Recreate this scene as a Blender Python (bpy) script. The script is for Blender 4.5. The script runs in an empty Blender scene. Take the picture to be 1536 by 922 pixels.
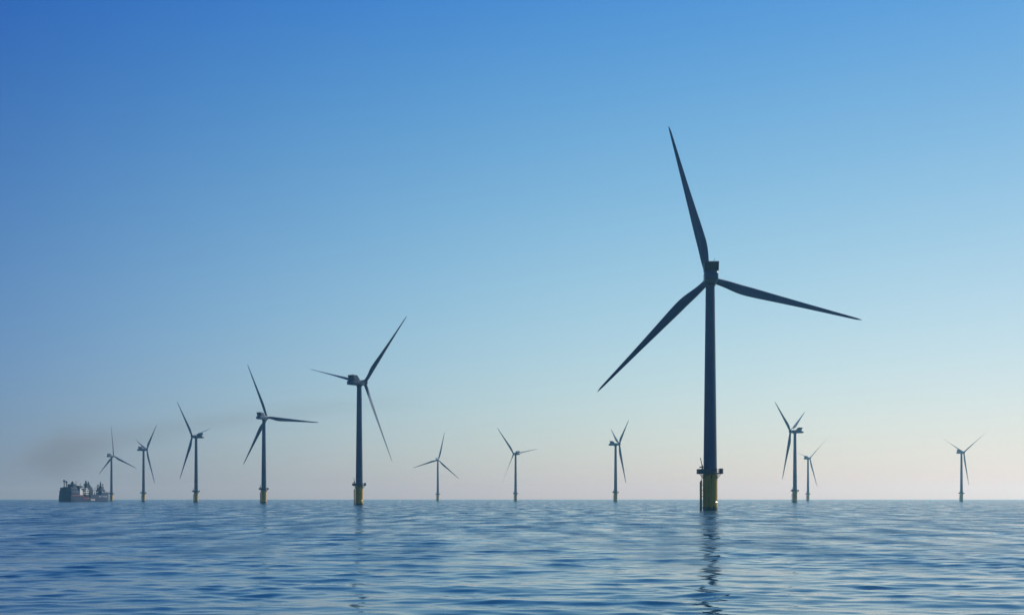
import bpy, bmesh, math, random
import numpy as np
from mathutils import Vector, Matrix, Euler

R = math.radians
S = bpy.context.scene
col = S.collection
random.seed(4)

# ------------------------------------------------------------------ camera
CAM_H = 4.0
cd = bpy.data.cameras.new("camera")
cam = bpy.data.objects.new("camera", cd)
col.objects.link(cam)
cd.sensor_width = 36.0
cd.lens = 50.0
cd.shift_y = 0.1868
cd.clip_start = 0.5
cd.clip_end = 60000.0
cam.location = (0, 0, CAM_H)
cam.rotation_euler = (R(90), 0, 0)
S.camera = cam
F_PX, CX, HZ = 1536 * 50 / 36.0, 768.0, 748.8      # photo pixels, used only to turn measured bearings into metres

# ------------------------------------------------------------------ sky, sun, exposure
SUN_AZ, SUN_EL = R(46), R(38)                       # azimuth measured from the view direction towards the right
sun_dir = Vector((math.sin(SUN_AZ) * math.cos(SUN_EL), math.cos(SUN_AZ) * math.cos(SUN_EL), math.sin(SUN_EL)))
w = bpy.data.worlds.new("World")
S.world = w
w.use_nodes = True
nt = w.node_tree
for n in list(nt.nodes):
    nt.nodes.remove(n)
def wmath(op, a, b=None):
    n = nt.nodes.new("ShaderNodeMath"); n.operation = op
    for i, z in enumerate((a, b)):
        if z is None: continue
        if isinstance(z, (int, float)): n.inputs[i].default_value = z
        else: nt.links.new(z, n.inputs[i])
    return n.outputs[0]
out = nt.nodes.new("ShaderNodeOutputWorld")
bg = nt.nodes.new("ShaderNodeBackground")
SKY_STRENGTH = 0.10
bg.inputs[1].default_value = SKY_STRENGTH
sky = nt.nodes.new("ShaderNodeTexSky")
sky.sky_type = 'NISHITA'
sky.sun_disc = False
sky.sun_elevation = SUN_EL
sky.sun_rotation = SUN_AZ
sky.air_density = 1.0
sky.dust_density = 0.3
sky.ozone_density = 1.0
# clear polarised sky over a bright horizon: each colour changes with height (z) and with the angle to the sun (c)
SKY_SHAPE = ((-3.6265, -1.897, -20.1752, 9.414, -6.9306, 7.7016),      # 1, z, z2, c, c2, zc
             (-2.9587, -1.4754, -11.1144, 8.3869, -6.7991, 7.0525),
             (-1.0977, -1.7037, 1.2386, 3.6151, -3.2604, 2.702))
tc = nt.nodes.new("ShaderNodeTexCoord")
dt = nt.nodes.new("ShaderNodeVectorMath"); dt.operation = 'DOT_PRODUCT'
dt.inputs[1].default_value = sun_dir
nt.links.new(tc.outputs["Generated"], dt.inputs[0])
dz = nt.nodes.new("ShaderNodeSeparateXYZ")
nt.links.new(tc.outputs["Generated"], dz.inputs[0])
vc = wmath('MINIMUM', wmath('MAXIMUM', dt.outputs["Value"], 0.30), 0.92)
vz = wmath('MINIMUM', wmath('MAXIMUM', dz.outputs["Z"], 0.0), 0.34)
terms = (None, vz, wmath('MULTIPLY', vz, vz), vc, wmath('MULTIPLY', vc, vc), wmath('MULTIPLY', vz, vc))
sep = nt.nodes.new("ShaderNodeSeparateColor"); cmb = nt.nodes.new("ShaderNodeCombineColor")
nt.links.new(sky.outputs[0], sep.inputs[0])
for i in range(3):
    e = wmath('ADD', SKY_SHAPE[i][0], 0.0)
    for k in range(1, 6):
        e = wmath('ADD', e, wmath('MULTIPLY', terms[k], SKY_SHAPE[i][k]))
    nt.links.new(wmath('MULTIPLY', sep.outputs[i], wmath('EXPONENT', e)), cmb.inputs[i])
nt.links.new(cmb.outputs[0], bg.inputs[0])
nt.links.new(bg.outputs[0], out.inputs[0])

sl = bpy.data.lights.new("sun", 'SUN')
sl.energy = 4.6
sl.angle = R(0.5)
sl.color = (1.0, 0.995, 0.86)
so = bpy.data.objects.new("sun", sl)
so.rotation_euler = sun_dir.to_track_quat('Z', 'Y').to_euler()
so.location = (300, 100, 300)
col.objects.link(so)

S.view_settings.view_transform = 'Standard'
S.view_settings.look = 'None'
S.view_settings.gamma = 1.0
S.view_settings.exposure = 0.0
S.render.engine = 'CYCLES'
S.cycles.use_denoising = True
S.cycles.max_bounces = 6
S.cycles.volume_bounces = 0
S.cycles.glossy_bounces = 3
S.cycles.transparent_max_bounces = 6
S.cycles.volume_step_rate = 0.6
S.cycles.volume_max_steps = 128
S.cycles.sample_clamp_indirect = 4.0

# ------------------------------------------------------------------ material helpers
def mat(name, base, rough=0.5, metal=0.0, var=0.12, scale=0.6, stretch=(1, 1, 1), spec=None):
    m = bpy.data.materials.new(name)
    m.use_nodes = True
    t = m.node_tree
    p = t.nodes["Principled BSDF"]
    c = t.nodes.new("ShaderNodeTexCoord")
    g = t.nodes.new("ShaderNodeMapping"); g.inputs["Scale"].default_value = stretch
    n = t.nodes.new("ShaderNodeTexNoise"); n.inputs["Scale"].default_value = scale; n.inputs["Detail"].default_value = 6
    r = t.nodes.new("ShaderNodeValToRGB")
    lo = [max(0, b * (1 - var)) for b in base]; hi = [min(1, b * (1 + var)) for b in base]
    r.color_ramp.elements[0].position = 0.3; r.color_ramp.elements[0].color = (*lo, 1)
    r.color_ramp.elements[1].position = 0.7; r.color_ramp.elements[1].color = (*hi, 1)
    t.links.new(c.outputs["Object"], g.inputs[0]); t.links.new(g.outputs[0], n.inputs["Vector"])
    t.links.new(n.outputs["Fac"], r.inputs[0]); t.links.new(r.outputs[0], p.inputs["Base Color"])
    p.inputs["Roughness"].default_value = rough
    p.inputs["Metallic"].default_value = metal
    if spec is not None:
        p.inputs["Specular IOR Level"].default_value = spec
    return m

M = {}
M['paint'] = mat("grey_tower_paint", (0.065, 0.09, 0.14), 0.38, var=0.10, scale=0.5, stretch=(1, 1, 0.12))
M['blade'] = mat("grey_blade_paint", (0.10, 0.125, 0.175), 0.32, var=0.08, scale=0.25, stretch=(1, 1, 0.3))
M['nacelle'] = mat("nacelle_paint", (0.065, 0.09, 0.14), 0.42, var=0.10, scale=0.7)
M['louvre'] = mat("cooler_louvre", (0.03, 0.033, 0.04), 0.5, var=0.2, scale=2)
M['dark_steel'] = mat("dark_galvanised_steel", (0.09, 0.095, 0.10), 0.5, metal=0.3, var=0.2, scale=2)
M['polish'] = mat("bare_steel", (0.7, 0.7, 0.68), 0.55, metal=1.0, var=0.05, scale=3)

def yellow_mat():
    m = bpy.data.materials.new("yellow_marine_paint")
    m.use_nodes = True
    t = m.node_tree; p = t.nodes["Principled BSDF"]
    c = t.nodes.new("ShaderNodeTexCoord")
    sp = t.nodes.new("ShaderNodeSeparateXYZ"); t.links.new(c.outputs["Object"], sp.inputs[0])
    g = t.nodes.new("ShaderNodeMapping"); g.inputs["Scale"].default_value = (1.6, 1.6, 0.15)
    n = t.nodes.new("ShaderNodeTexNoise"); n.inputs["Scale"].default_value = 1.0; n.inputs["Detail"].default_value = 8
    t.links.new(c.outputs["Object"], g.inputs[0]); t.links.new(g.outputs[0], n.inputs["Vector"])
    r = t.nodes.new("ShaderNodeValToRGB")
    r.color_ramp.elements[0].position = 0.32; r.color_ramp.elements[0].color = (0.50, 0.25, 0.015, 1)
    r.color_ramp.elements[1].position = 0.55; r.color_ramp.elements[1].color = (0.85, 0.46, 0.02, 1)
    t.links.new(n.outputs["Fac"], r.inputs[0])
    # weed line left by the tide, with a ragged upper edge
    a = t.nodes.new("ShaderNodeMath"); a.operation = 'MULTIPLY_ADD'; a.inputs[1].default_value = 1.6
    n2 = t.nodes.new("ShaderNodeTexNoise"); n2.inputs["Scale"].default_value = 1.3; n2.inputs["Detail"].default_value = 6
    t.links.new(c.outputs["Object"], n2.inputs["Vector"])
    t.links.new(n2.outputs["Fac"], a.inputs[0]); t.links.new(sp.outputs["Z"], a.inputs[2])
    mr = t.nodes.new("ShaderNodeMapRange"); mr.inputs[1].default_value = 1.6; mr.inputs[2].default_value = 2.3
    mr.inputs[3].default_value = 1; mr.inputs[4].default_value = 0
    t.links.new(a.outputs[0], mr.inputs[0])
    mx = t.nodes.new("ShaderNodeMix"); mx.data_type = 'RGBA'
    mx.inputs["B"].default_value = (0.03, 0.04, 0.02, 1)
    t.links.new(mr.outputs[0], mx.inputs["Factor"])
    t.links.new(r.outputs[0], mx.inputs["A"]); t.links.new(mx.outputs["Result"], p.inputs["Base Color"])
    p.inputs["Roughness"].default_value = 0.35
    return m
M['yellow'] = yellow_mat()

# ------------------------------------------------------------------ mesh helpers
class MB:
    def __init__(self):
        self.b = bmesh.new()
    def box(self, c, s, rot=None):
        r = bmesh.ops.create_cube(self.b, size=1.0)
        m = Matrix.Translation(c) @ (rot.to_4x4() if rot is not None else Matrix()) @ Matrix.Diagonal((*s, 1))
        bmesh.ops.transform(self.b, matrix=m, verts=r['verts'])
        return self
    def bar(self, a, c, r, r2=None, seg=10):
        a, c = Vector(a), Vector(c); d = c - a
        v = bmesh.ops.create_cone(self.b, cap_ends=True, segments=seg, radius1=r, radius2=r if r2 is None else r2, depth=d.length)['verts']
        m = Matrix.Translation((a + c) / 2) @ d.to_track_quat('Z', 'Y').to_matrix().to_4x4()
        bmesh.ops.transform(self.b, matrix=m, verts=v)
        return self
    def lathe(self, prof, seg=48, m=None, smooth_caps=True):
        rings = []
        new = []
        for (r, z) in prof:
            ring = []
            for i in range(seg):
                a = 2 * math.pi * i / seg
                v = self.b.verts.new((r * math.cos(a), r * math.sin(a), z)); ring.append(v); new.append(v)
            rings.append(ring)
        for k in range(len(rings) - 1):
            for i in range(seg):
                j = (i + 1) % seg
                self.b.faces.new((rings[k][i], rings[k][j], rings[k + 1][j], rings[k + 1][i]))
        if prof[0][0] > 1e-4: self.b.faces.new(list(reversed(rings[0])))
        if prof[-1][0] > 1e-4: self.b.faces.new(rings[-1])
        if m is not None:
            bmesh.ops.transform(self.b, matrix=m, verts=new)
        return self
    def loft(self, sections, caps=True):
        rings = [[self.b.verts.new(p) for p in s] for s in sections]
        n = len(rings[0])
        for k in range(len(rings) - 1):
            for i in range(n):
                j = (i + 1) % n
                self.b.faces.new((rings[k][i], rings[k][j], rings[k + 1][j], rings[k + 1][i]))
        if caps:
            self.b.faces.new(list(reversed(rings[0]))); self.b.faces.new(rings[-1])
        return self
    def prism(self, poly, axis, a, b):
        """poly in the two other axes; extruded along axis from a to b"""
        def P(u, v, t):
            return {'x': (t, u, v), 'y': (u, t, v), 'z': (u, v, t)}[axis]
        return self.loft([[P(u, v, a) for u, v in poly], [P(u, v, b) for u, v in poly]])
    def torus(self, c, R0, r, seg=48, k=8, a0=0, a1=2 * math.pi):
        full = abs(a1 - a0 - 2 * math.pi) < 1e-6
        n = seg if full else seg + 1
        rings = []
        for i in range(n):
            a = a0 + (a1 - a0) * i / seg
            rings.append([self.b.verts.new((c[0] + (R0 + r * math.cos(q)) * math.cos(a), c[1] + (R0 + r * math.cos(q)) * math.sin(a), c[2] + r * math.sin(q)))
                          for q in (2 * math.pi * j / k for j in range(k))])
        for i in range(n if full else n - 1):
            A, B = rings[i], rings[(i + 1) % n]
            for j in range(k):
                l = (j + 1) % k
                self.b.faces.new((A[j], B[j], B[l], A[l]))
        if not full:
            self.b.faces.new(rings[0]); self.b.faces.new(rings[-1])
        return self
    def bevel(self, w, seg=2):
        bmesh.ops.bevel(self.b, geom=list(self.b.edges), offset=w, segments=seg, affect='EDGES', profile=0.5, clamp_overlap=True)
        return self
    def mesh(self, name, m, angle=35):
        bmesh.ops.recalc_face_normals(self.b, faces=self.b.faces)
        me = bpy.data.meshes.new(name)
        self.b.to_mesh(me); self.b.free()
        me.materials.append(m)
        for p in me.polygons: p.use_smooth = True
        try: me.set_sharp_from_angle(angle=R(angle))
        except Exception: pass
        return me
    def build(self, name, m, parent=None, angle=35):
        return link(name, self.mesh(name, m, angle), parent)

def link(name, me, parent=None, mtx=None):
    o = bpy.data.objects.new(name, me)
    col.objects.link(o)
    if parent is not None:
        o.parent = parent
    if mtx is not None:
        o.matrix_local = mtx
    return o

def tag(o, label=None, cat=None, group=None, kind=None):
    if label: o['label'] = label
    if cat: o['category'] = cat
    if group: o['group'] = group
    if kind: o['kind'] = kind
    return o

def thing(name, loc, label, cat, group=None, rz=0):
    o = bpy.data.objects.new(name, None)
    o.empty_display_size = 2
    col.objects.link(o)
    o.location = loc; o.rotation_euler = (0, 0, rz)
    return tag(o, label, cat, group)

# ------------------------------------------------------------------ the sea: one sheet out to the horizon
def build_sea():
    rng = np.random.default_rng(11)
    half = R(25)
    th = np.concatenate([np.linspace(-half, half, 900), np.linspace(half, 2 * math.pi - half, 230)[1:-1]])
    r = [2.0]
    while r[-1] < 22: r.append(r[-1] * 1.12)
    while r[-1] < 2500: r.append(r[-1] * 1.0038)
    while r[-1] < 14000: r.append(r[-1] * 1.06)
    r = np.array(r); dr = np.gradient(r)
    nr, ntz = len(r), len(th)
    X = r[:, None] * np.sin(th)[None, :]
    Y = r[:, None] * np.cos(th)[None, :]
    cell = np.maximum(dr, r * (th[1] - th[0]))[:, None]
    H = np.zeros((nr, ntz)); DX = np.zeros_like(H); DY = np.zeros_like(H)
    lost = np.zeros((nr, 1)); tot = 0
    main = R(-105)                                   # the waves run mostly towards the boat, a little across
    NW = 130
    lam = np.exp(rng.uniform(np.log(0.9), np.log(15), NW))
    for L in lam:
        spread = 0.55 if L < 3 else 0.38
        d = main + rng.normal(0, spread)
        k = 2 * math.pi / L
        slope = WAVE_SLOPE * (1.0 if L < 4 else (4 / L) ** 0.5) / math.sqrt(NW / 2)
        a = slope / k
        lod = np.clip((L / cell - 2) / 2, 0, 1)
        ph = rng.uniform(0, 2 * math.pi)
        kx, ky = k * math.cos(d), k * math.sin(d)
        A = kx * X + ky * Y + ph
        s, c = np.sin(A), np.cos(A)
        H += a * lod * c
        DX -= 1.0 * a * lod * math.cos(d) * s
        DY -= 1.0 * a * lod * math.sin(d) * s
        lost += slope ** 2 * (1 - lod ** 2); tot += slope ** 2
    # wave groups: calmer and livelier stretches
    q = np.zeros_like(H)
    NG = 16
    for i in range(NG):
        L = math.exp(rng.uniform(math.log(7), math.log(60)))
        d = rng.uniform(0, 2 * math.pi); k = 2 * math.pi / L
        q += np.cos(k * (math.cos(d) * X + math.sin(d) * Y * 0.6) + rng.uniform(0, 6.28)) * np.clip(L / cell / 6, 0, 1)
    g = np.clip(np.exp(0.24 * q * math.sqrt(2 / NG)), 0.55, 1.8)
    co = np.stack([X + g * DX, Y + g * DY, g * H], -1).reshape(-1, 3).astype(np.float32)
    co = np.vstack([co, [[0, 0, 0]]]).astype(np.float32)
    idx = np.arange(nr * ntz).reshape(nr, ntz)
    nx = np.roll(idx, -1, axis=1)
    q = np.stack([idx[:-1], idx[1:], nx[1:], nx[:-1]], -1).reshape(-1, 4)
    tri = np.stack([np.full(ntz, nr * ntz), idx[0], nx[0]], -1)
    me = bpy.data.meshes.new("sea")
    nq, n3 = len(q), len(tri)
    me.vertices.add(len(co)); me.vertices.foreach_set("co", co.ravel())
    loops = np.concatenate([q.ravel(), tri.ravel()]).astype(np.int32)
    me.loops.add(len(loops)); me.loops.foreach_set("vertex_index", loops)
    me.polygons.add(nq + n3)
    starts = np.concatenate([np.arange(nq) * 4, nq * 4 + np.arange(n3) * 3]).astype(np.int32)
    me.polygons.foreach_set("loop_start", starts)
    me.polygons.foreach_set("use_smooth", np.ones(nq + n3, bool))
    me.update(calc_edges=True)
    at = me.attributes.new("chop", 'FLOAT', 'POINT')
    ch = np.sqrt(np.broadcast_to(lost / tot, (nr, ntz))).reshape(-1)
    at.data.foreach_set("value", np.concatenate([ch, [1.0]]).astype(np.float32))
    if me.polygons[0].normal.z < 0:
        me.flip_normals()
    me.validate()
    return me

WAVE_SLOPE = 0.076

def water_mat():
    m = bpy.data.materials.new("sea_water")
    m.use_nodes = True
    t = m.node_tree; p = t.nodes["Principled BSDF"]
    p.inputs["Base Color"].default_value = (0.0, 0.036, 0.086, 1)
    p.inputs["Roughness"].default_value = 0.035
    p.inputs["IOR"].default_value = 1.333
    geo = t.nodes.new("ShaderNodeNewGeometry")
    at = t.nodes.new("ShaderNodeAttribute"); at.attribute_name = "chop"
    def noise(sx, sy, scale, detail, rot=0.0):
        g = t.nodes.new("ShaderNodeMapping"); g.inputs["Scale"].default_value = (sx, sy, 1)
        g.inputs["Rotation"].default_value = (0, 0, rot)
        n = t.nodes.new("ShaderNodeTexNoise"); n.inputs["Scale"].default_value = scale; n.inputs["Detail"].default_value = detail
        n.inputs["Roughness"].default_value = 0.55
        t.links.new(geo.outputs["Position"], g.inputs[0]); t.links.new(g.outputs[0], n.inputs["Vector"])
        return n.outputs["Fac"]
    fine = noise(0.55, 1.0, 1.5, 4, R(12))
    big = noise(0.5, 1.0, 0.33, 3, R(-14))
    b1 = t.nodes.new("ShaderNodeBump"); b1.inputs["Strength"].default_value = 1.0
    b1.inputs["Distance"].default_value = 0.02
    t.links.new(fine, b1.inputs["Height"])
    mu = t.nodes.new("ShaderNodeMath"); mu.operation = 'MULTIPLY'; mu.inputs[1].default_value = 1.0
    t.links.new(at.outputs["Fac"], mu.inputs[0])
    b2 = t.nodes.new("ShaderNodeBump"); b2.inputs["Distance"].default_value = 0.45
    t.links.new(mu.outputs[0], b2.inputs["Strength"])
    t.links.new(big, b2.inputs["Height"]); t.links.new(b1.outputs[0], b2.inputs["Normal"])
    t.links.new(b2.outputs[0], p.inputs["Normal"])
    # waves too small for the sheet count as surface roughness, ruffled in patches by the breeze
    pat = noise(5.0, 1.0, 0.034, 6, R(6))
    pm = t.nodes.new("ShaderNodeMapRange"); pm.inputs[1].default_value = 0.36; pm.inputs[2].default_value = 0.66
    pm.inputs[3].default_value = 0.0; pm.inputs[4].default_value = 0.42
    t.links.new(pat, pm.inputs[0])
    rg = t.nodes.new("ShaderNodeMath"); rg.operation = 'MULTIPLY_ADD'; rg.inputs[2].default_value = 0.02
    t.links.new(at.outputs["Fac"], rg.inputs[0]); t.links.new(pm.outputs[0], rg.inputs[1])
    t.links.new(rg.outputs[0], p.inputs["Roughness"])
    return m
sea_me = build_sea()
sea_me.materials.append(water_mat())
sea = link("sea", sea_me)
tag(sea, kind='structure')

# ------------------------------------------------------------------ the air: pale haze over the water
bh = MB(); bh.box((0, 0, 89), (44000, 44000, 184))
hz = bh.build("haze", bpy.data.materials.new("sea_haze"))
hm = hz.data.materials[0]; hm.use_nodes = True
t = hm.node_tree
for n in list(t.nodes): t.nodes.remove(n)
ho = t.nodes.new("ShaderNodeOutputMaterial")
pv = t.nodes.new("ShaderNodeVolumePrincipled")
pv.inputs["Color"].default_value = (0.33, 0.76, 1.0, 1)
pv.inputs["Absorption Color"].default_value = (1, 1, 1, 1)     # it only scatters
pv.inputs["Density"].default_value = 0.0001
pv.inputs["Anisotropy"].default_value = 0.60
t.links.new(pv.outputs[0], ho.inputs["Volume"])
tag(hz, kind='stuff')

# ------------------------------------------------------------------ wind turbines
HUB_Z, ROTOR_R, OVERHANG, TILT, CONE = 81.0, 56.0, 5.2, R(5), R(4)

KF = (0.0, 0.03, 0.07, 0.12, 0.17, 0.22, 0.27, 0.34, 0.45, 0.60, 0.75, 0.88, 0.955, 0.985, 1.0)
KC = (2.15, 2.15, 2.3, 2.8, 3.3, 3.55, 3.5, 3.2, 2.65, 1.98, 1.42, 0.98, 0.72, 0.48, 0.12)
PLAN_F = np.linspace(0, 1, 401)
PLAN_C = np.interp(PLAN_F, KF, KC)
for _ in range(2):                                   # fair the planform
    PLAN_C = np.convolve(np.pad(PLAN_C, 8, mode='edge'), np.ones(17) / 17, 'valid')
PLAN_C = np.where(PLAN_F > 0.95, np.interp(PLAN_F, KF, KC), PLAN_C)
def blade_mesh():
    b = MB()
    secs = []
    for i in range(46):
        s = i / 45.0
        z = 1.2 + (ROTOR_R - 1.2) * (s ** 1.15)
        f = z / ROTOR_R
        u = min(1, max(0, (f - 0.04) / 0.19)); u = u * u * (3 - 2 * u)
        chord = float(np.interp(f, PLAN_F, PLAN_C))
        thick = 2.15 * (1 - u) + chord * (0.40 - 0.22 * min(1, f / 0.6)) * u
        ax = 0.5 * (1 - u) + 0.30 * u               # where the pitch axis sits in the chord
        tw = R(13) * (1 - min(1, f / 0.85)) ** 1.3 * u
        pts = []
        N = 14
        for j in range(2 * N):
            if j < N: c = 0.5 * (1 - math.cos(math.pi * j / N)); side = 1
            else: c = 0.5 * (1 + math.cos(math.pi * (j - N) / N)); side = -1
            air = 5 * 0.2 * (0.2969 * math.sqrt(c) - 0.126 * c - 0.3516 * c * c + 0.2843 * c ** 3 - 0.1015 * c ** 4) / 0.2 
            circ = math.sqrt(max(0, c * (1 - c)))
            y = side * ((1 - u) * circ + u * air) * thick + u * (1 if side > 0 else 1) * 0.03 * chord * math.sin(math.pi * c)
            x = (c - ax) * chord
            pts.append((x * math.cos(tw) + y * math.sin(tw), -x * math.sin(tw) + y * math.cos(tw), z))
        secs.append(pts)
    b.loft(secs)
    return b.mesh("blade", M['blade'], 60)

def turbine_meshes():
    D = {}
    # tower: three cans with thin flange rings
    b = MB()
    z0, z1, r0, r1 = 13.3, HUB_Z - 1.9, 2.38, 1.56
    prof = []
    for fz in (0.0, 0.33, 0.67, 1.0):
        z = z0 + (z1 - z0) * fz; r = r0 + (r1 - r0) * fz
        if 0 < fz < 1:
            prof += [(r + .002, z - 0.16), (r + 0.035, z - 0.15), (r + 0.035, z + 0.15), (r, z + 0.16)]
        else:
            prof.append((r, z))
    b.lathe(prof, 64); D['tower'] = b.mesh("tower", M['paint'], 40)
    b = MB(); b.box((0, 0, 1.15), (0.14, 0.95, 2.1)); b.bevel(0.05); D['tower_door'] = b.mesh("door", M['dark_steel'])
    # transition piece
    b = MB()
    b.lathe([(2.56, -3), (2.56, 11.4), (2.66, 11.45), (2.66, 11.75), (2.5, 11.8), (2.5, 12.75)], 64)
    D['foundation'] = b.mesh("foundation", M['yellow'], 30)
    # boat landing on the far-left flank: two bumper tubes, stubs, ladder
    b = MB()
    for s in (-0.95, 0.95):
        b.bar((-3.35, s, -2.5), (-3.35, s, 9.9), 0.19, seg=14)
        for z in (1.0, 4.9, 6.9, 8.9):
            b.bar((-3.35, s, z), (-2.3, s * 0.8, z), 0.13)
        b.bar((-3.35, s, 9.9), (-3.0, s * 0.85, 10.5), 0.15)
    D['boat_landing'] = b.mesh("boat_landing", M['yellow'])
    b = MB()
    for s in (-0.3, 0.3):
        b.bar((-2.95, s, -1), (-2.95, s, 12.9), 0.055, seg=8)
    for i in range(40):
        b.bar((-2.95, -0.3, -0.6 + i * 0.34), (-2.95, 0.3, -0.6 + i * 0.34), 0.025, seg=6)
    for z in (3.0, 6.0, 9.5, 12.0):
        for s in (-0.3, 0.3):
            b.bar((-2.95, s, z), (-2.4, s, z), 0.045, seg=6)
    D['ladder'] = b.mesh("ladder", M['dark_steel'])
    b = MB()                                         # cable tube up the flank
    b.bar((-1.2, -2.5, -2.5), (-1.2, -2.5, 12.4), 0.17)
    D['cable_tube'] = b.mesh("cable_tube", M['yellow'])
    # working platform
    b = MB()
    deck = [(-4.4, -2.9), (-3.6, -3.9), (1.8, -3.9), (3.2, -2.7), (4.4, -1.4), (4.4, 1.4), (3.2, 2.7), (1.8, 3.9), (-3.6, 3.9), (-4.4, 2.9)]
    b.prism(deck, 'z', 12.78, 13.12)
    for a in range(0, 360, 45):
        c, s = math.cos(R(a)), math.sin(R(a))
        b.bar((2.5 * c, 2.5 * s, 11.2), (3.7 * c, 3.7 * s, 12.78), 0.12)
    D['platform'] = b.mesh("platform", M['dark_steel'], 30)
    b = MB()
    n = len(deck)
    for i in range(n):
        p, q = Vector((*deck[i], 0)), Vector((*deck[(i + 1) % n], 0))
        p *= 0.985; q *= 0.985
        low = max(p.x, q.x) > 2.0                    # open rail on this end, closed mesh panels elsewhere
        m_ = max(1, round((q - p).length / 1.1))
        for k in range(m_):
            a = p.lerp(q, k / m_)
            b.bar((a.x, a.y, 13.1), (a.x, a.y, 14.45), 0.045, seg=6)
        for z in (13.75, 14.42):
            b.bar((p.x, p.y, z), (q.x, q.y, z), 0.035, seg=6)
        if not low:
            mid = (p + q) / 2; d = q - p
            rot = Matrix.Rotation(math.atan2(d.y, d.x), 3, 'Z')
            b.box((mid.x, mid.y, 13.75), (d.length - 0.02, 0.03, 1.2), rot)
    D['railing'] = b.mesh("railing", M['dark_steel'])
    b = MB()
    b.box((3.75, 0, 13.85), (1.1, 1.9, 1.42)); b.box((3.75, 0, 14.62), (1.3, 2.1, 0.1)); b.box((3.75, -0.98, 13.85), (0.8, 0.06, 1.1))
    D['cabinet'] = b.mesh("cabinet", M['nacelle'])
    b = MB()                                         # folded davit crane
    b.bar((-2.95, -1.3, 13.1), (-2.95, -1.3, 15.7), 0.26, seg=12)
    b.bar((-2.95, -1.3, 15.6), (-3.55, -1.3, 18.1), 0.17, 0.12)
    b.bar((-3.95, -1.3, 15.1), (-2.6, -1.3, 15.1), 0.22)
    b.bar((-2.75, -1.3, 14.2), (-3.25, -1.3, 16.6), 0.08)
    b.box((-3.55, -1.3, 18.15), (0.3, 0.3, 0.3))
    D['davit_crane'] = b.mesh("davit_crane", M['dark_steel'])
    # nacelle, local frame: +y to the rotor, z up, origin on the rotor axis above the tower
    def rr(w_, zb, zt, y, c=0.5):
        h = w_ / 2
        return [(-h + c, y, zb), (h - c, y, zb), (h - c * .3, y, zb + c * .3), (h, y, zb + c), (h, y, zt - c), (h - c * .3, y, zt - c * .3), (h - c, y, zt), (-h + c, y, zt), (-h + c * .3, y, zt - c * .3), (-h, y, zt - c), (-h, y, zb + c), (-h + c * .3, y, zb + c * .3)]
    b = MB()
    b.loft([rr(3.8, -1.3, 0.1, -9.75, .35), rr(4.4, -1.75, 0.75, -9.3, .45), rr(4.7, -1.85, 1.75, -7.3, .5), rr(4.75, -1.85, 1.8, -4.0, .5),
            rr(4.6, -1.85, 1.8, 0.5, .5), rr(4.1, -1.8, 1.75, 2.6, .6), rr(3.3, -1.55, 1.6, 3.35, .8)])
    D['nacelle'] = b.mesh("nacelle", M['nacelle'], 40)
    b = MB(); b.lathe([(1.95, -2.6), (1.75, -1.8)], 40); D['yaw_collar'] = b.mesh("yaw_collar", M['nacelle'])
    # cooler: a frame that leans aft on the roof, with an open louvred face
    b = MB()
    prof = [(-1.9, 1.74), (-4.3, 4.35), (-8.4, 4.5), (-7.2, 1.7)]
    for x0, x1 in ((-2.5, -2.36), (2.36, 2.5)):
        b.prism(prof, 'x', x0, x1)
    b.prism([(-4.2, 4.36), (-8.4, 4.5), (-8.4, 4.64), (-4.25, 4.5)], 'x', -2.5, 2.5)
    b.box((0, -7.3, 1.86), (4.72, 0.5, 0.16))
    for i in range(7):
        x = -1.8 + i * 0.6
        b.prism([(-6.8, 1.95), (-8.0, 4.34), (-8.3, 4.36), (-7.1, 1.95)], 'x', x - 0.07, x + 0.07)
    D['cooler'] = b.mesh("cooler", M['nacelle'], 30)
    b = MB()
    b.prism([(-6.4, 1.8), (-7.6, 4.33), (-7.9, 4.33), (-6.7, 1.8)], 'x', -2.35, 2.35)
    D['louvre'] = b.mesh("louvre", M['louvre'], 30)
    b = MB()
    b.bar((0.9, -7.6, 4.6), (0.9, -7.6, 5.75), 0.045, seg=6); b.bar((0.6, -7.6, 5.3), (1.2, -7.6, 5.3), 0.03, seg=6)
    D['wind_vane'] = b.mesh("wind_vane", M['dark_steel'])
    # hub: origin at the rotor centre, +y upwind
    b = MB()
    rotm = Matrix.Rotation(R(-90), 4, 'X')           # z -> y
    b.lathe([(1.45, -1.85), (1.75, -1.5), (1.9, -0.6), (1.9, 0.5), (1.7, 1.2), (1.25, 1.8), (0.7, 2.15), (0.001, 2.3)], 48, rotm)
    D['hub'] = b.mesh("hub", M['nacelle'], 50)
    D['blade'] = blade_mesh()
    b = MB()                                         # pitch bearing collar at the blade root
    b.lathe([(1.2, 1.35), (1.2, 2.05)], 32)
    D['collar'] = b.mesh("root_collar", M['nacelle'])
    # bare steel plate added on the base, turned so the sun glints off it
    half = (sun_dir + Vector((-69, -497, 2)).normalized()).normalized()
    q = half.to_track_quat('Z', 'Y').to_matrix()
    b = MB(); b.box((1.95, -1.95, 2.95), (0.8, 0.26, 0.07), q)
    b.bar((1.9, -1.85, 2.9), (1.5, -1.4, 2.9), 0.08)
    D['glint_plate'] = b.mesh("glint_plate", M['polish'])
    return D

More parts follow.
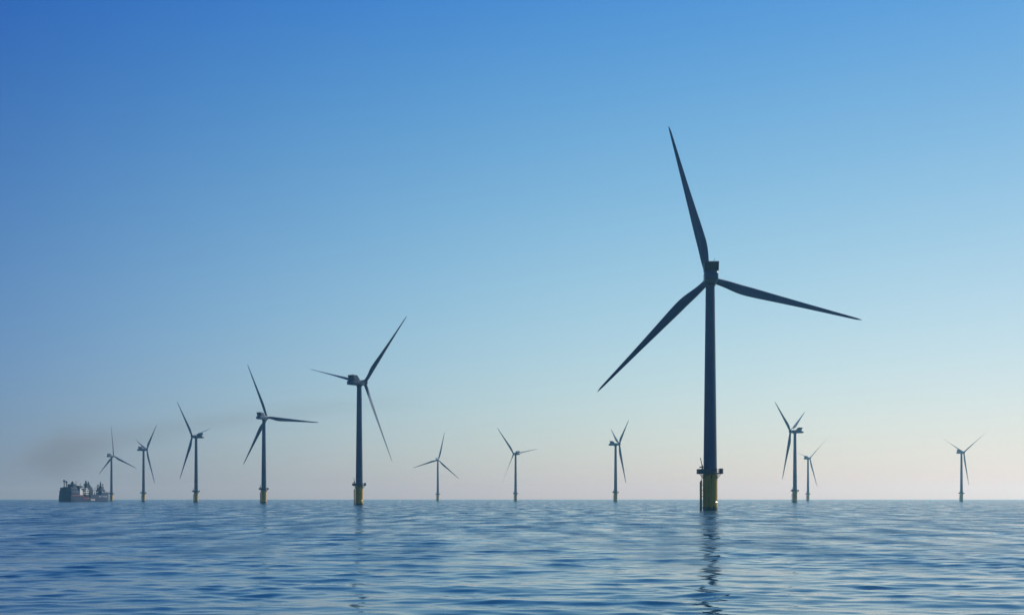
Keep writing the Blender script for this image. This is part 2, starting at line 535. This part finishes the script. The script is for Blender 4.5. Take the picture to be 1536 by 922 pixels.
TM = turbine_meshes()
SUB_FAR = 1700.0
def turbine(px, D, psi, az, pitch, label):
    x = (px - CX) / F_PX * D
    t_ = thing("wind_turbine", (x, D, 0), label, "wind turbine", "wind turbines standing in the sea")
    near = D < SUB_FAR
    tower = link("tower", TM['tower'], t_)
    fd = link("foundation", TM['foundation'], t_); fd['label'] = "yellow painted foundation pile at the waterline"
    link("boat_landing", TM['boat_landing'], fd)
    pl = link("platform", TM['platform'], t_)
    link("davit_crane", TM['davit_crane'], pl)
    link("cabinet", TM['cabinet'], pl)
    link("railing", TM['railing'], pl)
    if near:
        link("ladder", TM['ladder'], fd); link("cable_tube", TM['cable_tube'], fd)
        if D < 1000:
            link("glint_plate", TM['glint_plate'], fd)
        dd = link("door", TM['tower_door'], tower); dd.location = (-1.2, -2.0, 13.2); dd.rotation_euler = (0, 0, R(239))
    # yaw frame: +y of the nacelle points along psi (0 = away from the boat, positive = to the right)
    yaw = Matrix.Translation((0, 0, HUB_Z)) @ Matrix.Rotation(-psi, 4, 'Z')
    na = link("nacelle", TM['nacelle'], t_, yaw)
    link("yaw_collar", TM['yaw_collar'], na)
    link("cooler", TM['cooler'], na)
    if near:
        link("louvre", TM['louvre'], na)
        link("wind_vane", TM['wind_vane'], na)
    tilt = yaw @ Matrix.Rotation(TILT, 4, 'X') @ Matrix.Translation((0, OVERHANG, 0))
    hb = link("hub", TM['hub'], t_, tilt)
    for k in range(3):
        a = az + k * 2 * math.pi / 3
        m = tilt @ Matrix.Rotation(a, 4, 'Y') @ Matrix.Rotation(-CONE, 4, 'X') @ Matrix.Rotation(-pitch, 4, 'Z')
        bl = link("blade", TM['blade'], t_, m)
        if near:
            link("root_collar", TM['collar'], bl)
    return t_

TURB = [
 (1065.3, 497, 4.4, 105.1, 6, "largest wind turbine, seen from behind, dark against the sky, on a yellow base"),
 (538.9, 943, 37.7, 42.3, 99, "second largest wind turbine, one pale sunlit blade hanging down beside its tower"),
 (395.8, 1347, 25.4, 96.4, 8, "third largest wind turbine, one blade stretched level over the water to the right"),
 (294.2, 1763, -74.4, 76.9, 90, "turbine seen side-on with its nacelle pointing right, second left of the level-bladed one"),
 (215.3, 2226, 54.5, 47.5, 95, "slim hazy turbine with nacelle pointing left, between the side-on turbine and the ship"),
 (167.2, 2562, 31.2, 114.1, 12, "faint turbine standing right at the bow of the dredger"),
 (656.7, 2816, 9.9, 13.1, 10, "smallest faint turbine, rotor spread square-on, next one right of the second largest turbine"),
 (773.4, 2432, -37.8, 80.5, 45, "faint turbine with long upper-left blade, in the middle of the horizon"),
 (923.4, 2007, 78.6, 55.2, 82, "turbine seen edge-on with two blades in a narrow V, left of the largest turbine"),
 (1192.4, 1629, -58.2, 63.9, 80, "darker of the two overlapping turbines right of the largest turbine"),
 (1212.0, 2704, 53.7, 48.9, 72, "paler turbine half hidden behind the darker one right of the largest turbine"),
 (1442.2, 2361, 62.3, 57.0, 82, "pale lone turbine with blades in a wide Y, farthest to the right"),
]
TURB[3] = TURB[3][:5] + ("turbine seen side-on with its nacelle pointing right, left of the level-bladed third largest",)
for px, D, psi, az, pitch, lab in TURB:
    turbine(px, D, R(psi), R(az), R(pitch), lab)

# ------------------------------------------------------------------ the dredger
M['hull'] = mat("dark_blue_hull", (0.008, 0.020, 0.075), 0.45, var=0.25, scale=0.2)
M['ship_white'] = mat("white_ship_paint", (0.72, 0.72, 0.70), 0.5, var=0.06, scale=0.3)
M['ship_grey'] = mat("grey_ship_paint", (0.012, 0.022, 0.05), 0.5, var=0.25, scale=0.4)
M['ship_blue'] = mat("blue_grey_house", (0.012, 0.026, 0.075), 0.5, var=0.15, scale=0.3)
M['ship_red'] = mat("red_ship_paint", (0.45, 0.07, 0.06), 0.5, var=0.15, scale=0.4)
M['glass'] = mat("dark_window_glass", (0.01, 0.012, 0.015), 0.1, var=0.1)

def dredger():
    # local frame: +x towards the bow, +y port (hidden side), -y starboard (sunlit, seen), origin at the stern on the waterline
    D0 = 1950.0
    a = R(72)
    L, B = 98.0, 21.6
    u = Vector((math.cos(a), math.sin(a), 0)); nrm = Vector((math.sin(a), -math.cos(a), 0))
    corner = Vector(((107.4 - CX) / F_PX * D0, D0, 0))              # stern, seen quarter
    root = thing("dredger", corner - nrm * (B / 2), "dark blue dredger with white deckhouses and deck cranes, low on the horizon under its smoke", "ship", rz=a)
    hb = B / 2
    def plan(x):
        if x < 78: return hb * min(1, 0.9 + 0.1 * x / 6)
        q = (x - 78) / 20.0
        return hb * math.sqrt(max(0.0, 1 - q ** 2.2))
    b = MB()
    st = [0, 2, 6, 12, 30, 50, 70, 78, 83, 88, 92, 95, 97.2, 98]
    secs = []
    for x in st:
        h = plan(x) + 0.25
        secs.append([(x, -h * 0.93, -3), (x, -h, 1), (x, -h, 5.2), (x, h, 5.2), (x, h, 1), (x, h * 0.93, -3)])
    b.loft(secs)
    # raised stern and forecastle bulwarks are one with the hull
    b.prism([(0.02, -hb * .9), (26, -hb - .24), (26, hb + .24), (0.02, hb * .9)], 'z', 5.21, 9.6)
    fc = []
    for x in [44, 60, 70, 78, 83, 88, 92, 95, 97.2, 98]:
        fc.append((x, -plan(x) - 0.24))
    b.prism(fc + [(x, -y) for x, y in reversed(fc)], 'z', 5.21, 10.4)
    for i in range(len(fc) - 1):
        p, q = fc[i], fc[i + 1]
        if q[0] <= 70: continue
        for s in (1, -1):
            b.loft([[(p[0], s * p[1], 10.41), (p[0], s * (p[1] + .3), 10.41), (p[0], s * (p[1] + .3), 13.4), (p[0], s * p[1], 13.4)],
                    [(q[0], s * q[1], 10.41), (q[0], s * (q[1] + .3), 10.41), (q[0], s * (q[1] + .3), 13.4), (q[0], s * q[1], 13.4)]])
    hull = b.build("hull", M['hull'], root, 25)
    b = MB()                                                        # red sheer stripe stepping down at midships
    y = -hb - 0.30
    b.box((13, y, 9.0), (24, 0.1, 0.7)); b.prism([(25, 9.3), (26.4, 9.3), (31.5, 5.2), (29.5, 5.2)], 'y', y - .05, y + .05)
    b.box((37, y, 4.95), (15, 0.1, 0.6))
    b.build("stripe", M['ship_red'], hull)
    b = MB()                                                        # white markings, too far to read
    for i, wd in enumerate((1.5, 1.5, 1.4, 1.6)):
        b.box((45.5 + i * 2.6, -hb - 0.32, 3.1), (wd, 0.1, 1.6)); b.box((45.2 + i * 2.6, -hb - 0.32, 2.7), (0.5, 0.11, 2.6))
    for i in range(9):
        if i == 3: continue
        x = 64 + i * 2.3
        yy = -plan(x + .7) - 0.33
        b.box((x + .6, yy, 7.4), (1.4, 0.25, 0.5)); b.box((x + .2, yy, 7.6), (0.5, 0.26, 1.7))
    b.build("lettering", M['ship_white'], hull)
    b = MB()
    b.box((10, 0, 12.5), (18.4, 19.6, 5.8)); b.box((9, 0, 17.6), (15.5, 17.6, 4.4)); b.box((8, -1, 20.2), (11, 12, 0.9)); b.bevel(0.25)
    ac = b.build("accommodation", M['ship_blue'], root)
    b = MB()
    for z in (11.6, 14.4, 17.8):
        for i in range(7):
            b.box((0.82 if z < 15 else 1.24, -7.8 + i * 2.6, z), (0.12, 1.0, 0.8))
    b.build("window", M['glass'], ac)
    b = MB()                                                        # white house block with its open stepped front
    b.box((23, -6.5, 13.0), (6.2, 7.6, 6.7)); b.box((21.6, -6.9, 17.4), (3.0, 6.6, 2.0)); b.box((26.9, -6.7, 12.0), (1.5, 7.0, 0.5)); b.box((28.5, -6.7, 11.0), (4.5, 7.0, 0.5))
    b.box((29.5, -6.7, 13.2), (5.0, 7.0, 0.5))
    b.build("deckhouse", M['ship_white'], root)
    b = MB()
    for z, l in ((10.9, 7.0), (13.4, 7.4), (15.9, 6.6), (18.2, 3.4)):
        b.box((37.5, -7.2, z), (l, 5.6, 1.15))
    b.box((37.5, -6.8, 12.2), (2.0, 4.2, 14.2))
    b.build("deckhouse", M['ship_white'], root)
    b = MB()
    b.box((12, -3, 22.2), (8, 9, 4.6)); b.lathe([(2.6, 0), (2.3, 4.0), (1.4, 5.6), (0.4, 6.6)], 20, Matrix.Translation((12.5, -3.5, 22.0))); b.bevel(0.2, 1)
    b.build("funnel", M['ship_grey'], root)
    b = MB()
    b.box((23, -4, 20.4), (9, 12, 1.2)); b.box((24, -5, 21.7), (6, 8, 1.4)); b.box((24, -5, 19.0), (4, 5, 2.6))
    b.build("wheelhouse", M['ship_grey'], root)
    def mast(x, y, z0, z1, head, r=0.28):
        m_ = MB(); m_.bar((x, y, z0), (x, y, z1), r, r * .6)
        if head == 'tee': m_.box((x, y, z1 - .6), (1.4, 4.6, .3)); m_.box((x, y, z1 - 3), (1.0, 2.4, .25))
        if head == 'lamp':
            m_.box((x, y, z1 - 1.6), (1.9, 1.9, 3.2)); m_.box((x, y, z1 - 5), (1.3, 1.3, 1.6)); m_.bar((x - 1.2, y, z0), (x, y, z1 - 3), .16); m_.bar((x + 1.2, y, z0), (x, y, z1 - 3), .16)
        if head == 'rod': m_.box((x, y, z1 - 2), (.8, .8, .5))
        m_.build("mast", M['ship_grey'], root)
    mast(3, 3.2, 19.8, 30.2, 'lamp'); mast(3, -0.4, 19.8, 28.8, 'lamp')
    mast(20, -4, 20.8, 28.6, 'tee'); mast(27, -6, 20, 27.0, 'rod', .2); mast(34, -6, 19, 25.0, 'rod', .2)
    for i, (x, h) in enumerate(((60, 17.0), (62.5, 19.0), (65, 21.5), (67, 16.5), (69, 23.5), (72, 24.5), (88, 18.5), (91.5, 16.5))):
        mast(x, -4, 10.4, h, 'rod', 0.22)
    # hopper walls and gantry machinery amidships
    b = MB()
    b.box((42, 0.5, 11.8), (30, 12, 6.5)); b.box((47, -7.5, 8.6), (20, 4.6, 6.6)); b.box((36, 1, 16.6), (20, 10, 3.4))
    for x in (40, 44, 50, 54, 58): b.box((x, -9.6, 9.0), (0.8, 0.8, 7.6))
    b.build("hopper_house", M['ship_grey'], root)
    b = MB()
    for x in (52, 56.5):
        b = MB(); b.box((x, -9.9, 12.6), (1.5, 0.6, 4.4)); b.build("vent", M['ship_white'], root)
    def crane(x, y, z0, kind):
        c_ = MB()
        if kind == 0:
            c_.bar((x, y, z0), (x, y, z0 + 7), 3.6, 2.4, 16); c_.box((x - 1, y, z0 + 9.5), (4.4, 4.4, 6)); c_.box((x + 5, y, z0 + 4), (8, 6, 6))
            c_.bar((x - 1.6, y, z0 + 11), (x - 2.6, y, z0 + 16), 1.5, .9); c_.bar((x + 5, y, z0 + 6), (x + 3.6, y, z0 + 15), 1.5, .7)
            c_.bar((x + 4, y, z0 + 12), (x + 15, y, z0 + 2), .8, .5); c_.bar((x - 2, y, z0 + 15), (x + 4, y, z0 + 14), .3)
        else:
            c_.bar((x, y, z0), (x, y, z0 + 5), 3.2, 2.6, 16); c_.box((x - .5, y, z0 + 6.6), (6.4, 5.2, 3.4)); c_.box((x + .6, y, z0 + 9.6), (4.2, 4, 2.8))
            c_.bar((x, y, z0 + 10), (x + .5, y, z0 + 17.5), 1.5, .7); c_.bar((x + .5, y, z0 + 16), (x + .5, y, z0 + 19), .2)
            for s_, q in ((-1, 0.0), (1, 0.6)):
                c_.bar((x + s_ * 2, y, z0 + 6), (x + s_ * 7.2, y, z0 + 10.5 + q), .55, .45); c_.bar((x + s_ * 7.2, y, z0 + 10.5 + q), (x + s_ * 8.2, y, z0 + 3.5), .5, .3)
                c_.bar((x + s_ * 1.5, y, z0 + 10), (x + s_ * 6, y, z0 + 13.4 + q), .5, .35); c_.bar((x + s_ * 6, y, z0 + 13.4 + q), (x + s_ * 7.2, y, z0 + 10.5 + q), .3)
                c_.box((x + s_ * 6, y, z0 + 13.6 + q), (1.5, 1.5, 1.1)); c_.box((x + s_ * 8, y, z0 + 5), (1.8, 2, 2.6))
                c_.bar((x + .4, y, z0 + 15.5), (x + s_ * 6, y, z0 + 13.6 + q), .12)
        c_.build("crane", M['ship_grey'], root)
    crane(45, -4, 13.5, 0)
    crane(79, -3, 10.4, 1)
    b = MB()
    b.bar((96, 0, 12.5), (103.5, 0, 15.0), 0.5, 0.3); b.bar((95, 0, 10.4), (95, 0, 16.5), .2)
    b.build("bowsprit", M['ship_grey'], root)
    b = MB()
    for i in range(16):
        x = 70.5 + i * 1.55
        b.bar((x, -plan(x) - .1, 13.4), (x, -plan(x) - .1, 14.4), .06, seg=5)
        b.bar((x, -plan(x) - .1, 14.4), (x + 1.55, -plan(x + 1.55) - .1, 14.4), .07, seg=5)
    b.build("railing", M['ship_white'], root)
    return root
dredger()

# ------------------------------------------------------------------ smoke trailing off the dredger's funnel
def smoke():
    D0 = 2010.0
    k = D0 / F_PX
    path = [(18, 693, 12), (45, 687, 18), (90, 678, 26), (140, 670, 22), (190, 656, 15), (260, 642, 13), (340, 631, 13), (450, 617, 12.5), (560, 606, 12), (660, 599, 11)]   # bearing, height and half depth, as measured
    P = [((x - CX) * k, (HZ - y) * k + CAM_H, 1.35 * r * k) for x, y, r in path]
    x0, x1 = P[0][0], P[-1][0]
    ox, oz = x0, 0.0
    b = MB()
    xs = np.linspace(x0 - 14, x1 + 14, 60)
    px_, pz_, pr_ = [p[0] for p in P], [p[1] for p in P], [p[2] for p in P]
    secs = []
    for x in xs:
        zc = np.interp(x, px_, pz_); r = np.interp(x, px_, pr_) * 1.9
        secs.append([(x - ox, 1.5 * r * math.cos(q), zc + r * math.sin(q)) for q in (2 * math.pi * i / 20 for i in range(20))])
    b.loft(secs)
    m = bpy.data.materials.new("funnel_smoke"); m.use_nodes = True
    t = m.node_tree
    for n in list(t.nodes): t.nodes.remove(n)
    o_ = t.nodes.new("ShaderNodeOutputMaterial"); v = t.nodes.new("ShaderNodeVolumePrincipled")
    v.inputs["Color"].default_value = (0.42, 0.40, 0.40, 1)
    v.inputs["Anisotropy"].default_value = 0.3
    t.links.new(v.outputs[0], o_.inputs["Volume"])
    c = t.nodes.new("ShaderNodeTexCoord"); sp = t.nodes.new("ShaderNodeSeparateXYZ"); t.links.new(c.outputs["Object"], sp.inputs[0])
    def mth(op, a, b_=None, c_=None):
        n = t.nodes.new("ShaderNodeMath"); n.operation = op
        for i, z in enumerate((a, b_, c_)):
            if z is None: continue
            if isinstance(z, (int, float)): n.inputs[i].default_value = z
            else: t.links.new(z, n.inputs[i])
        return n.outputs[0]
    span = x1 - x0
    tt = mth('DIVIDE', sp.outputs["X"], span)
    def curve(vals):
        n = t.nodes.new("ShaderNodeFloatCurve")
        cu = n.mapping.curves[0]
        while len(cu.points) > 2: cu.points.remove(cu.points[1])
        cu.points[0].location = (0, vals[0][1]); cu.points[1].location = (1, vals[-1][1])
        for a, v_ in vals[1:-1]: cu.points.new(a, v_)
        for p_ in cu.points: p_.handle_type = 'VECTOR'
        n.mapping.update()
        t.links.new(tt, n.inputs["Value"])
        return n.outputs["Value"]
    f = [(p[0] - x0) / span for p in P]
    zc = mth('MULTIPLY', curve([(a, z / 200) for a, z in zip(f, pz_)]), 200)
    rc = mth('MULTIPLY', curve([(a, r / 50) for a, r in zip(f, pr_)]), 50)
    amp = curve([(a, v_) for a, v_ in zip(f, (0.0, 0.32, 0.62, 0.50, 0.40, 0.36, 0.34, 0.30, 0.20, 0.0))])
    nz = t.nodes.new("ShaderNodeTexNoise"); nz.inputs["Scale"].default_value = 1.0; nz.inputs["Detail"].default_value = 3
    g = t.nodes.new("ShaderNodeMapping"); g.inputs["Scale"].default_value = (0.012, 0.03, 0.06)
    t.links.new(c.outputs["Object"], g.inputs[0]); t.links.new(g.outputs[0], nz.inputs["Vector"])
    nzz = mth('MULTIPLY', mth('SUBTRACT', nz.outputs["Fac"], 0.5), 1.3)
    dz = mth('ADD', mth('DIVIDE', mth('SUBTRACT', sp.outputs["Z"], zc), rc), nzz)
    dy = mth('DIVIDE', mth('DIVIDE', sp.outputs["Y"], rc), 1.5)
    e = mth('EXPONENT', mth('MULTIPLY', mth('ADD', mth('MULTIPLY', dz, dz), mth('MULTIPLY', dy, dy)), -1.3))
    lump = mth('MULTIPLY_ADD', nz.outputs["Fac"], 1.6, 0.2)
    den = mth('MULTIPLY', mth('MULTIPLY', mth('MULTIPLY', e, amp), lump), SMOKE)
    t.links.new(den, v.inputs["Density"])
    ob = b.build("smoke", m); ob.location = (ox, D0, 0)
    tag(ob, "thin brown smoke trail drifting over the dredger and along the horizon", "smoke", kind='stuff')
SMOKE = 0.0120
smoke()
